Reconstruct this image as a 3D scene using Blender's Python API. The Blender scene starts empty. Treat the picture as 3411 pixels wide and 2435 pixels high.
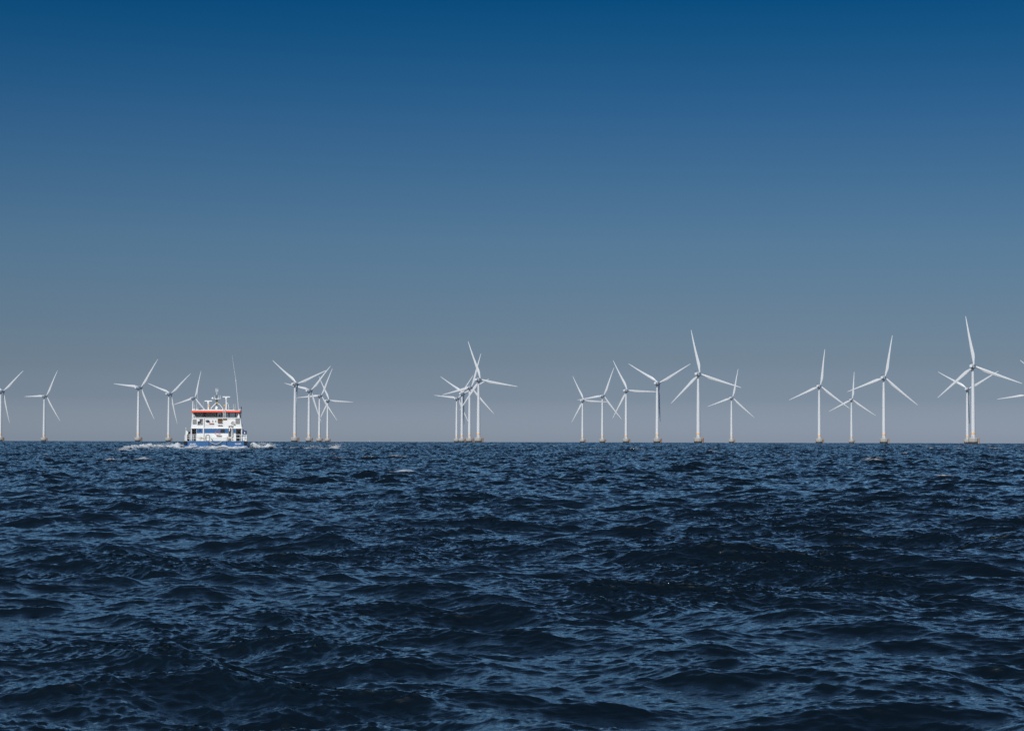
import bpy, bmesh, math, random
import numpy as np
from mathutils import Vector, Matrix

S = bpy.context.scene
C = S.collection
R = math.radians

# ------------------------------------------------------------------ camera
EYE = 1.6
EARTH = 6371000.0                      # the sea curves away with the globe
cam_d = bpy.data.cameras.new("camera")
cam = bpy.data.objects.new("camera", cam_d)
C.objects.link(cam)
S.camera = cam
cam_d.sensor_width = 36.0
cam_d.lens = 75.0
cam_d.clip_start = 0.1
cam_d.clip_end = 60000.0
cam.matrix_world = (Matrix.Translation((0, 0, EYE)) @ Matrix.Rotation(R(90 + 2.020), 4, 'X')
                    @ Matrix.Rotation(0.0024, 4, 'Z'))

# ------------------------------------------------------------------ world
SUN_EL, SUN_AZ = 33.0, 201.0          # azimuth clockwise from +Y
world = bpy.data.worlds.new("World")
S.world = world
world.use_nodes = True
nt = world.node_tree
bg = nt.nodes['Background']
sky = nt.nodes.new('ShaderNodeTexSky')
sky.sky_type = 'NISHITA'
sky.sun_disc = False
sky.sun_elevation = R(SUN_EL)
sky.sun_rotation = R(SUN_AZ)
sky.air_density = 1.0
sky.dust_density = 1.0
sky.ozone_density = 1.0
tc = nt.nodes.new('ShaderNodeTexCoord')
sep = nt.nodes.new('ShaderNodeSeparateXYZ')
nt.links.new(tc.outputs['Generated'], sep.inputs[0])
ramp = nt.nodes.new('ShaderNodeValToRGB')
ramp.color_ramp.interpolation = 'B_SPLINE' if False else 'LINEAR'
stops = [  # elevation in degrees, filter colour of the sky: deep blue low down, an added bright band higher
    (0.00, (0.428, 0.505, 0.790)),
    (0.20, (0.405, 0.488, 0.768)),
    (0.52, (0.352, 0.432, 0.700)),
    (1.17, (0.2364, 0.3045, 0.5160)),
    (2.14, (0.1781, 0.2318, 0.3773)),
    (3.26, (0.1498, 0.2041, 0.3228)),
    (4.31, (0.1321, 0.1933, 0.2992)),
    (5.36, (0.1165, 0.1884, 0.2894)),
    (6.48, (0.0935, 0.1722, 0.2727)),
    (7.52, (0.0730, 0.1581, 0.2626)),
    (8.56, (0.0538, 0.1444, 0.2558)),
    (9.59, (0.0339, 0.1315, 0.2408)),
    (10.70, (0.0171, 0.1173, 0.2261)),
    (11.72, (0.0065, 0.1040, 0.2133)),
    (11.95, (.010, .105, .216)), (12.5, (.48, .72, .92)), (14.0, (.68, .92, 1.0)), (21.0, (.62, .88, 1.0)), (26.0, (.44, .64, .82)), (34.0, (.32, .46, .58)), (60.0, (.56, .60, .64))]  # bright band above the view, added to brighten water reflections and shaded sides
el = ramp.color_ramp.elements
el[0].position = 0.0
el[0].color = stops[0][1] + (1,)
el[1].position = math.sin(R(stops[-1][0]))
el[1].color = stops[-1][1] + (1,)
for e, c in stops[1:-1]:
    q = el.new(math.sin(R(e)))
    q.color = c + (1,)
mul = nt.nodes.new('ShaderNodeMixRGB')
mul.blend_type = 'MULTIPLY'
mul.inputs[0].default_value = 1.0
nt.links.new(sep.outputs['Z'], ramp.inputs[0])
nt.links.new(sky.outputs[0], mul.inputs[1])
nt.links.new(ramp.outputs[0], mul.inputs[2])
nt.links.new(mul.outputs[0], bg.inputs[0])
bg.inputs[1].default_value = 0.15

# ------------------------------------------------------------------ sun
sd = bpy.data.lights.new("sun", 'SUN')
sd.energy = 3.3
sd.angle = R(0.5)
sd.color = (1.0, 0.955, 0.90)
sun = bpy.data.objects.new("sun", sd)
C.objects.link(sun)
dirv = Vector((math.sin(R(SUN_AZ)) * math.cos(R(SUN_EL)), math.cos(R(SUN_AZ)) * math.cos(R(SUN_EL)), math.sin(R(SUN_EL))))
sun.rotation_euler = dirv.to_track_quat('Z', 'Y').to_euler()
sun.location = (-60, -120, 120)

S.view_settings.view_transform = 'Standard'
S.view_settings.look = 'None'
S.view_settings.exposure = 0.0
S.view_settings.gamma = 1.0
S.view_settings.use_curve_mapping = False
S.render.engine = 'CYCLES'
S.cycles.max_bounces = 6
S.cycles.transparent_max_bounces = 12


# ------------------------------------------------------------------ helpers
def mat(name, col, rough=0.5, spec=0.5, metal=0.0, dirt=0.0, dirt_col=(.25, .2, .15), scale=1.5):
    """painted / plain surface with a little procedural unevenness and optional grime"""
    m = bpy.data.materials.new(name)
    m.use_nodes = True
    t = m.node_tree
    b = t.nodes['Principled BSDF']
    b.inputs['Roughness'].default_value = rough
    b.inputs['Metallic'].default_value = metal
    b.inputs['Specular IOR Level'].default_value = spec
    co = t.nodes.new('ShaderNodeTexCoord')
    mp = t.nodes.new('ShaderNodeMapping')
    mp.inputs['Scale'].default_value = (1, 1, .25)
    n = t.nodes.new('ShaderNodeTexNoise')
    n.inputs['Scale'].default_value = scale
    n.inputs['Detail'].default_value = 6
    n.inputs['Roughness'].default_value = .62
    r = t.nodes.new('ShaderNodeMapRange')
    r.inputs['From Min'].default_value = .48
    r.inputs['From Max'].default_value = .78
    r.inputs['To Min'].default_value = 0
    r.inputs['To Max'].default_value = max(dirt, .04)
    mx = t.nodes.new('ShaderNodeMixRGB')
    mx.inputs[1].default_value = tuple(col) + (1,)
    mx.inputs[2].default_value = tuple(dirt_col) + (1,)
    t.links.new(co.outputs['Object'], mp.inputs[0])
    t.links.new(mp.outputs[0], n.inputs[0])
    t.links.new(n.outputs[0], r.inputs[0])
    t.links.new(r.outputs[0], mx.inputs[0])
    t.links.new(mx.outputs[0], b.inputs['Base Color'])
    return m


class MB:
    """collects shapes and links them as one mesh object"""

    def __init__(self):
        self.bm = bmesh.new()

    def box(self, x0, x1, y0, y1, z0, z1, bevel=0.0):
        v = [self.bm.verts.new(p) for p in ((x0, y0, z0), (x1, y0, z0), (x1, y1, z0), (x0, y1, z0),
                                            (x0, y0, z1), (x1, y0, z1), (x1, y1, z1), (x0, y1, z1))]
        fs = [self.bm.faces.new([v[i] for i in q]) for q in ((3, 2, 1, 0), (4, 5, 6, 7), (0, 1, 5, 4), (1, 2, 6, 5), (2, 3, 7, 6), (3, 0, 4, 7))]
        if bevel > 0:
            es = list({e for f in fs for e in f.edges})
            bmesh.ops.bevel(self.bm, geom=es, offset=bevel, segments=2, profile=.6, affect='EDGES')
        return self

    def frustum(self, bot, top, z0, z1):
        """bot/top: (x0,x1,y0,y1)"""
        v = [self.bm.verts.new(p) for p in ((bot[0], bot[2], z0), (bot[1], bot[2], z0), (bot[1], bot[3], z0), (bot[0], bot[3], z0),
                                            (top[0], top[2], z1), (top[1], top[2], z1), (top[1], top[3], z1), (top[0], top[3], z1))]
        for q in ((3, 2, 1, 0), (4, 5, 6, 7), (0, 1, 5, 4), (1, 2, 6, 5), (2, 3, 7, 6), (3, 0, 4, 7)):
            self.bm.faces.new([v[i] for i in q])
        return self

    def lathe(self, prof, seg=24, cx=0, cy=0, z=0, axis='Z', cap=True):
        """prof: list of (radius, height)"""
        rings = []
        for r, h in prof:
            ring = []
            for i in range(seg):
                a = 2 * math.pi * i / seg
                if axis == 'Z':
                    p = (cx + r * math.cos(a), cy + r * math.sin(a), z + h)
                else:
                    p = (cx + r * math.cos(a), cy + h, z + r * math.sin(a))
                ring.append(self.bm.verts.new(p))
            rings.append(ring)
        for k in range(len(rings) - 1):
            for i in range(seg):
                j = (i + 1) % seg
                q = [rings[k][i], rings[k][j], rings[k + 1][j], rings[k + 1][i]]
                if axis != 'Z':
                    q.reverse()
                self.bm.faces.new(q)
        if cap:
            a, b = list(reversed(rings[0])), rings[-1]
            if axis != 'Z':
                a, b = rings[0], list(reversed(rings[-1]))
            self.bm.faces.new(a)
            self.bm.faces.new(b)
        return self

    def tube(self, pts, r, seg=6, r1=None):
        pts = [Vector(p) for p in pts]
        rings = []
        for i, p in enumerate(pts):
            d = (pts[min(i + 1, len(pts) - 1)] - pts[max(i - 1, 0)]).normalized()
            u = d.orthogonal().normalized() if i == 0 else (u - d * u.dot(d)).normalized()
            w = d.cross(u)
            rr = r if r1 is None else r + (r1 - r) * i / (len(pts) - 1)
            rings.append([self.bm.verts.new(p + (u * math.cos(2 * math.pi * k / seg) + w * math.sin(2 * math.pi * k / seg)) * rr) for k in range(seg)])
        for a, b in zip(rings, rings[1:]):
            for k in range(seg):
                self.bm.faces.new((a[k], a[(k + 1) % seg], b[(k + 1) % seg], b[k]))
        self.bm.faces.new(list(reversed(rings[0])))
        self.bm.faces.new(rings[-1])
        return self

    def ball(self, c, r, sub=2, sc=(1, 1, 1)):
        bmesh.ops.create_icosphere(self.bm, subdivisions=sub, radius=1,
                                   matrix=Matrix.Translation(c) @ Matrix.Diagonal((r * sc[0], r * sc[1], r * sc[2], 1)))
        return self

    def prism(self, poly, y0, y1, taper=None):
        """polygon in XZ extruded along Y; taper maps (x,z)->(x,z) at far end"""
        a = [self.bm.verts.new((x, y0, z)) for x, z in poly]
        b = [self.bm.verts.new(((taper(x, z)[0] if taper else x), y1, (taper(x, z)[1] if taper else z))) for x, z in poly]
        n = len(poly)
        self.bm.faces.new(a)
        self.bm.faces.new(list(reversed(b)))
        for i in range(n):
            j = (i + 1) % n
            self.bm.faces.new((a[j], a[i], b[i], b[j]))
        return self

    def build(self, name, material, parent=None, smooth=False):
        bmesh.ops.recalc_face_normals(self.bm, faces=self.bm.faces[:])
        me = bpy.data.meshes.new(name)
        self.bm.to_mesh(me)
        self.bm.free()
        me.materials.append(material)
        o = bpy.data.objects.new(name, me)
        C.objects.link(o)
        if parent:
            o.parent = parent
        if smooth:
            me.polygons.foreach_set('use_smooth', [True] * len(me.polygons))
            me.set_sharp_from_angle(angle=R(38))
        return o


def empty(name, loc=(0, 0, 0), rz=0.0):
    o = bpy.data.objects.new(name, None)
    C.objects.link(o)
    o.location = loc
    o.rotation_euler = (0, 0, rz)
    o.empty_display_size = 1.0
    return o


def tag(o, label, cat, group=None, kind=None):
    o['label'] = label
    o['category'] = cat
    if group:
        o['group'] = group
    if kind:
        o['kind'] = kind
    return o


# ------------------------------------------------------------------ sea state
WIND = R(207.0)                        # waves run towards this azimuth


def wave_tile(n, L, lam_lo, lam_hi, seed, phi, alpha, lam_p, spread, falloff):
    """one periodic patch of wind sea, wavelengths lam_lo..lam_hi; returns height and horizontal shift"""
    rng = np.random.default_rng(seed)
    dk = 2 * np.pi / L
    idx = np.fft.fftfreq(n, 1.0 / n)
    kx, ky = np.meshgrid(idx * dk, idx * dk, indexing='ij')
    k = np.hypot(kx, ky)
    k[0, 0] = 1.0
    kp = 2 * np.pi / lam_p
    ang = np.arctan2(kx, ky) + phi          # world azimuth of the wave vector
    c = np.cos(ang - WIND)
    D = np.where(c > 0, np.abs(c) ** spread, 0) * (spread + 1) / np.pi * .62 + .02
    Sk = alpha / 2 * k ** -4 * np.exp(-1.25 * (kp / k) ** 2) * (np.maximum(k / kp, 1)) ** (-falloff) * D
    lo, hi = 2 * np.pi / lam_hi, 2 * np.pi / lam_lo
    Sk *= (k > lo) & (k <= hi)
    Sk[0, 0] = 0
    amp = np.sqrt(2 * Sk) * dk
    z = (rng.standard_normal((n, n)) + 1j * rng.standard_normal((n, n))) / math.sqrt(2) * amp
    h = np.fft.ifft2(z).real * n * n
    dx = np.fft.ifft2(1j * kx / k * z).real * n * n
    dy = np.fft.ifft2(1j * ky / k * z).real * n * n
    return np.stack([h, dx, dy], axis=-1).astype(np.float32)


def sample(tile, L, phi, X, Y):
    n = tile.shape[0]
    # axes of the tile are turned by phi (azimuth sense)
    u = (X * math.cos(phi) - Y * math.sin(phi)) / L * n
    v = (X * math.sin(phi) + Y * math.cos(phi)) / L * n
    i0 = np.floor(u).astype(np.int64)
    j0 = np.floor(v).astype(np.int64)
    fu = (u - i0)[..., None].astype(np.float32)
    fv = (v - j0)[..., None].astype(np.float32)
    i0 %= n
    j0 %= n
    i1 = (i0 + 1) % n
    j1 = (j0 + 1) % n
    r = (tile[i0, j0] * (1 - fu) * (1 - fv) + tile[i1, j0] * fu * (1 - fv) + tile[i0, j1] * (1 - fu) * fv + tile[i1, j1] * fu * fv)
    h, dx, dy = r[..., 0], r[..., 1], r[..., 2]
    return h, dx * math.cos(phi) + dy * math.sin(phi), -dx * math.sin(phi) + dy * math.cos(phi)


LAMP = 7.0
TILES = []
for (n, L, lo, hi, seed, phi, sp, alpha) in ((1024, 83.0, 1.3, 30.0, 11, 0.42, 5.0, .074), (1024, 29.3, 0.26, 1.3, 23, -0.65, 4.6, .100),
                                             (512, 7.1, 0.055, 0.26, 37, 1.12, 4.5, .400)):
    TILES.append((wave_tile(n, L, lo, hi, seed, phi, alpha, LAMP, sp, 0.35), L, phi))


SCALE = 0.50                           # short steep chop of sheltered water


def sea(X, Y, chop=0.95, fine=True):
    X, Y = X / SCALE, Y / SCALE
    H = np.zeros_like(X, dtype=np.float32)
    DX = np.zeros_like(H)
    DY = np.zeros_like(H)
    patch = sample(TILES[0][0], TILES[0][1] * 3.1, 1.9, X, Y)[0]
    patch = np.clip(1.0 + patch * 3.0, .72, 1.6)
    # long low swell under the chop
    H += .10 * np.sin((X * .45 + Y * .89) / 2.9 + 1.3 * np.sin(X / 17.0 + Y / 41.0)) * (.6 + .4 * np.sin(X / 31.0 - Y / 23.0))
    for q, (t, L, phi) in enumerate(TILES[:3 if fine else 2]):
        h, dx, dy = sample(t, L, phi, X, Y)
        g = 1.0 if q == 0 else (.6 + .4 * patch if q == 1 else patch)
        H += h * g
        DX += dx * g * chop
        DY += dy * g * chop
    return H * SCALE, DX * SCALE, DY * SCALE


BOAT = Vector((-52.7, 380.0, 0))
BAZ = math.atan2(BOAT.x, BOAT.y)       # line of sight azimuth
HEAD = BAZ + R(0.9)                    # boat's heading


def seg_dist(X, Y, pts):
    """distance to a polyline and arc parameter 0..1"""
    best = np.full(X.shape, 1e9, dtype=np.float32)
    par = np.zeros_like(best)
    n = len(pts) - 1
    for i in range(n):
        ax, ay = pts[i]
        bx, by = pts[i + 1]
        ex, ey = bx - ax, by - ay
        t = np.clip(((X - ax) * ex + (Y - ay) * ey) / (ex * ex + ey * ey), 0, 1)
        d = np.hypot(X - ax - t * ex, Y - ay - t * ey)
        m = d < best
        best = np.where(m, d, best)
        par = np.where(m, (i + t) / n, par)
    return best, par


LEFT_ARM = [(-58.8, 383), (-60.0, 360), (-57.0, 322), (-46.0, 250), (-41.0, 214), (-35.5, 150)]
RIGHT_ARM = [(-46.8, 383), (-42.0, 374), (-36.0, 364), (-28.0, 345), (-20.0, 318)]
TRAIL = [(-52.6, 378), (-45.0, 325), (-36.0, 262), (-27.0, 195)]


def vnoise(X, Y, s, seed):
    """cheap value noise 0..1"""
    rng = np.random.default_rng(seed)
    T = rng.random((256, 256)).astype(np.float32)
    u, v = X / s, Y / s
    i, j = np.floor(u).astype(np.int64), np.floor(v).astype(np.int64)
    fu, fv = (u - i).astype(np.float32), (v - j).astype(np.float32)
    fu = fu * fu * (3 - 2 * fu)
    fv = fv * fv * (3 - 2 * fv)
    a = T[i % 256, j % 256] * (1 - fu) + T[(i + 1) % 256, j % 256] * fu
    b = T[i % 256, (j + 1) % 256] * (1 - fu) + T[(i + 1) % 256, (j + 1) % 256] * fu
    return a * (1 - fv) + b * fv


def water_grid(rr, th, AP):
    """one polar sheet of sea: returns vertices, quads, foam and chop values"""
    nr, na = len(rr), len(th)
    RR, TH = np.meshgrid(rr, th, indexing='ij')
    X = RR * np.sin(TH)
    Y = RR * np.cos(TH) - AP
    H, DX, DY = sea(X, Y)
    far = np.hypot(X, Y)
    # out of the lee the chop stands higher
    gain = .95 + .05 * np.clip((far - 18) / 40, 0, 1) + 1.0 * np.clip((far - 60) / 450, 0, 1) ** .8
    outside = np.where((TH > R(17.6)) & (TH < R(342.4)), .35, 1.0)
    g = np.clip((14000 - RR) / 6000, 0, 1) * outside
    sd = H.std()
    foam = np.clip((H / sd - 2.1) / .8, 0, 1) * np.clip((vnoise(X, Y, 5.3, 3) - .70) / .10, 0, 1) * .5
    H, DX, DY = H * g * gain, DX * g, DY * g
    for arm, w, amp in ((LEFT_ARM, 2.6, .9), (RIGHT_ARM, 2.2, .75), (TRAIL, 7.5, .42)):
        d, p = seg_dist(X, Y, arm)
        ww = w * (.7 + .9 * p)
        f = np.exp(-(d / ww) ** 2) * (1 - p) ** .75 * amp
        f *= np.clip((vnoise(X, Y, 1.7, 7) * .6 + vnoise(X, Y, .7, 9) * .4 - .25) / .45, 0, 1)
        foam = np.maximum(foam, f)
        if arm is not TRAIL:
            H = H + np.exp(-(d / (ww * .8)) ** 2) * (1 - p) * .22
        else:
            H = H * (1 - .70 * np.exp(-(d / ww) ** 2) * (1 - p))
    H = H - (X * X + Y * Y) / (2 * EARTH)
    co = np.stack([X + DX, Y + DY, H], axis=-1).reshape(-1, 3).astype(np.float32)
    ii, jj = np.meshgrid(np.arange(nr - 1), np.arange(na), indexing='ij')
    j2 = (jj + 1) % na
    q = np.stack([ii * na + jj, ii * na + j2, (ii + 1) * na + j2, (ii + 1) * na + jj], axis=-1).reshape(-1, 4)
    sub = np.clip((far - 35) / 400, 0, 1) ** .6
    return co, q[:, ::-1].astype(np.int32), foam.astype(np.float32).ravel(), sub.astype(np.float32).ravel()


def build_water():
    AP = 9.0                            # the sheets spread from a point this far behind the camera

    def rings(r0, r1, step):
        rr = [r0]
        while rr[-1] < r1:
            rr.append(rr[-1] + step(rr[-1]))
        return np.array(rr, dtype=np.float32)

    def spokes(nf, nc):
        return np.concatenate([np.linspace(R(-17.5), R(17.5), nf), np.linspace(R(17.5), R(342.5), nc)[1:-1]]).astype(np.float32)

    near = rings(.5, 520, lambda r: .12 if r < 18 else (max(.018, (r - AP) * .0009) if r < 69 else (r - AP) * .0014))
    wide = rings(near[-2], 30000, lambda r: 1.1 if r < 2600 else (1.6 if r < 5400 else r * .05))
    parts = [water_grid(near, spokes(940, 62), AP), water_grid(wide, spokes(420, 62), AP)]
    co = np.concatenate([p[0] for p in parts])
    q = np.concatenate([parts[0][1], parts[1][1] + len(parts[0][0])])
    me = bpy.data.meshes.new('sea_water')
    me.vertices.add(len(co))
    me.vertices.foreach_set('co', co.ravel())
    me.loops.add(q.size)
    me.loops.foreach_set('vertex_index', q.ravel())
    me.polygons.add(len(q))
    me.polygons.foreach_set('loop_start', np.arange(0, q.size, 4, dtype=np.int32))
    me.update(calc_edges=True)
    me.polygons.foreach_set('use_smooth', np.ones(len(q), dtype=bool))
    for k, nm in ((2, 'foam'), (3, 'subgrid_chop')):
        at = me.attributes.new(nm, 'FLOAT', 'POINT')
        at.data.foreach_set('value', np.concatenate([p[k] for p in parts]))
    o = bpy.data.objects.new('sea_water', me)
    C.objects.link(o)
    print('water verts', [len(p[0]) for p in parts])
    return o


def water_material():
    m = bpy.data.materials.new('sea_water')
    m.use_nodes = True
    t = m.node_tree
    N = t.nodes.new
    out = t.nodes['Material Output']
    b = t.nodes['Principled BSDF']
    b.inputs['Base Color'].default_value = (.0005, .0032, .0056, 1)
    b.inputs['Roughness'].default_value = .02
    b.inputs['IOR'].default_value = 1.44
    geo = N('ShaderNodeNewGeometry')
    mp = N('ShaderNodeMapping')
    mp.inputs['Rotation'].default_value = (0, 0, R(27))
    mp.inputs['Scale'].default_value = (.42, 1.25, 1)
    t.links.new(geo.outputs['Position'], mp.inputs[0])
    n1 = N('ShaderNodeTexNoise')
    n1.inputs['Scale'].default_value = 8.0
    n1.inputs['Detail'].default_value = 5
    n1.inputs['Roughness'].default_value = .62
    n1.inputs['Lacunarity'].default_value = 2.1
    t.links.new(mp.outputs[0], n1.inputs[0])
    bp = N('ShaderNodeBump')
    bp.inputs['Strength'].default_value = 1.0
    bp.inputs['Distance'].default_value = .013
    t.links.new(n1.outputs[0], bp.inputs['Height'])
    # wavelets too small for the mesh far out: each glimpse meets a differently tilted face
    n3 = N('ShaderNodeTexNoise')
    n3.inputs['Scale'].default_value = 7.0
    n3.inputs['Detail'].default_value = 3
    t.links.new(mp.outputs[0], n3.inputs[0])
    sb_ = N('ShaderNodeVectorMath')
    sb_.operation = 'SUBTRACT'
    sb_.inputs[1].default_value = (.5, .5, .5)
    t.links.new(n3.outputs['Color'], sb_.inputs[0])
    at3 = N('ShaderNodeAttribute')
    at3.attribute_name = 'subgrid_chop'
    ml = N('ShaderNodeMath')
    ml.operation = 'MULTIPLY'
    ml.inputs[1].default_value = 4.4
    t.links.new(at3.outputs['Fac'], ml.inputs[0])
    sc_ = N('ShaderNodeVectorMath')
    sc_.operation = 'SCALE'
    t.links.new(sb_.outputs[0], sc_.inputs[0])
    t.links.new(ml.outputs[0], sc_.inputs['Scale'])
    ad_ = N('ShaderNodeVectorMath')
    ad_.operation = 'ADD'
    t.links.new(bp.outputs[0], ad_.inputs[0])
    t.links.new(sc_.outputs[0], ad_.inputs[1])
    nm_ = N('ShaderNodeVectorMath')
    nm_.operation = 'NORMALIZE'
    t.links.new(ad_.outputs[0], nm_.inputs[0])
    t.links.new(nm_.outputs[0], b.inputs['Normal'])
    # foam: broken up by fine noise
    fb = N('ShaderNodeBsdfPrincipled')
    fb.inputs['Base Color'].default_value = (.45, .47, .49, 1)
    fb.inputs['Roughness'].default_value = .8
    at = N('ShaderNodeAttribute')
    at.attribute_name = 'foam'
    n2 = N('ShaderNodeTexNoise')
    n2.inputs['Scale'].default_value = 3.2
    n2.inputs['Detail'].default_value = 7
    n2.inputs['Roughness'].default_value = .7
    t.links.new(mp.outputs[0], n2.inputs[0])
    add = N('ShaderNodeMath')
    add.operation = 'ADD'
    t.links.new(at.outputs['Fac'], add.inputs[0])
    t.links.new(n2.outputs[0], add.inputs[1])
    rg = N('ShaderNodeMapRange')
    rg.inputs['From Min'].default_value = .78
    rg.inputs['From Max'].default_value = 1.12
    t.links.new(add.outputs[0], rg.inputs[0])
    mx = N('ShaderNodeMixShader')
    t.links.new(rg.outputs[0], mx.inputs[0])
    t.links.new(b.outputs[0], mx.inputs[1])
    t.links.new(fb.outputs[0], mx.inputs[2])
    t.links.new(mx.outputs[0], out.inputs[0])
    return m


water = build_water()
water.data.materials.append(water_material())
tag(water, 'dark blue choppy open sea reaching to the horizon', 'sea', kind='structure')

# ------------------------------------------------------------------ materials
M_turb = mat('turbine_paint', (.59, .60, .62), .38, .4, dirt=.06, dirt_col=(.6, .58, .56), scale=.25)
M_blade = mat('blade_paint', (.59, .60, .62), .33, .4, dirt=.06, dirt_col=(.45, .45, .44), scale=.2)
M_conc = mat('foundation_concrete', (.40, .375, .345), .85, .2, dirt=.5, dirt_col=(.30, .26, .22), scale=.8)
M_algae = mat('wet_concrete', (.07, .065, .055), .6, .4, dirt=.5, dirt_col=(.03, .03, .03), scale=.8)
M_band = mat('orange_yellow_band', (.74, .47, .27), .5, .4, dirt=.5, dirt_col=(.7, .6, .5))
M_orange = mat('orange_steel', (.46, .27, .15), .55, .4, dirt=.4, dirt_col=(.35, .22, .14))
M_grey = mat('galvanised_steel', (.42, .42, .41), .5, .5, dirt=.2)
M_dark = mat('dark_grey_metal', (.05, .05, .055), .5, .5)

# ------------------------------------------------------------------ wind turbine
HUB_Z, YAW = 68.5, R(27)


def blade_mesh():
    """45 m blade along +Z, leading edge at -X, trailing edge bulging to +X"""
    b = bmesh.new()
    #  span, leading x, trailing x, thickness, sweep towards the wind
    st = [(1.0, -.95, .95, 1.9, 0), (2.6, -.95, .95, 1.85, 0), (5.0, -1.0, 1.35, 1.55, 0), (8.0, -1.05, 2.15, 1.15, 0), (10.5, -1.05, 2.42, .9, 0),
          (13.0, -1.02, 2.28, .75, 0), (18.0, -.95, 1.85, .55, .1), (24.0, -.85, 1.45, .42, .25), (30.0, -.72, 1.1, .32, .5), (36.0, -.58, .78, .24, .9),
          (41.0, -.45, .5, .17, 1.35), (44.0, -.3, .27, .1, 1.7), (45.0, -.12, .08, .05, 1.8)]
    rings = []
    seg = 16
    for z, x0, x1, th, pre in st:
        x0, x1 = x0 * .9, x1 * .88
        rg = []
        for k in range(seg):
            a = 2 * math.pi * k / seg
            c, s = math.cos(a), math.sin(a)
            cx, hw = (x0 + x1) / 2, (x1 - x0) / 2
            x = cx + hw * c
            f = max(0.0, min(1.0, (z - 2.6) / 6))
            shape = s * (1 - f * .35 * (1 + c) * .9)          # thin trailing edge away from the round root
            tw = R(12) * max(0, 1 - z / 26) * f
            y = shape * th / 2
            xr = x * math.cos(tw) - y * math.sin(tw)
            yr = x * math.sin(tw) + y * math.cos(tw)
            rg.append(b.verts.new((xr, yr + pre, z)))
        rings.append(rg)
    for p, q in zip(rings, rings[1:]):
        for k in range(seg):
            b.faces.new((p[k], p[(k + 1) % seg], q[(k + 1) % seg], q[k]))
    b.faces.new(list(reversed(rings[0])))
    b.faces.new(rings[-1])
    bmesh.ops.recalc_face_normals(b, faces=b.faces[:])
    me = bpy.data.meshes.new('blade')
    b.to_mesh(me)
    b.free()
    me.materials.append(M_blade)
    me.polygons.foreach_set('use_smooth', [True] * len(me.polygons))
    return me


def place_blades(root, me, theta):
    for k in range(3):
        o = bpy.data.objects.new('blade', me)
        C.objects.link(o)
        o.parent = root
        o.matrix_local = Matrix.Translation((0, 5.3, HUB_Z + .35)) @ Matrix.Rotation(R(5), 4, 'X') @ Matrix.Rotation(R(theta + 120 * k), 4, 'Y')


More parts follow.
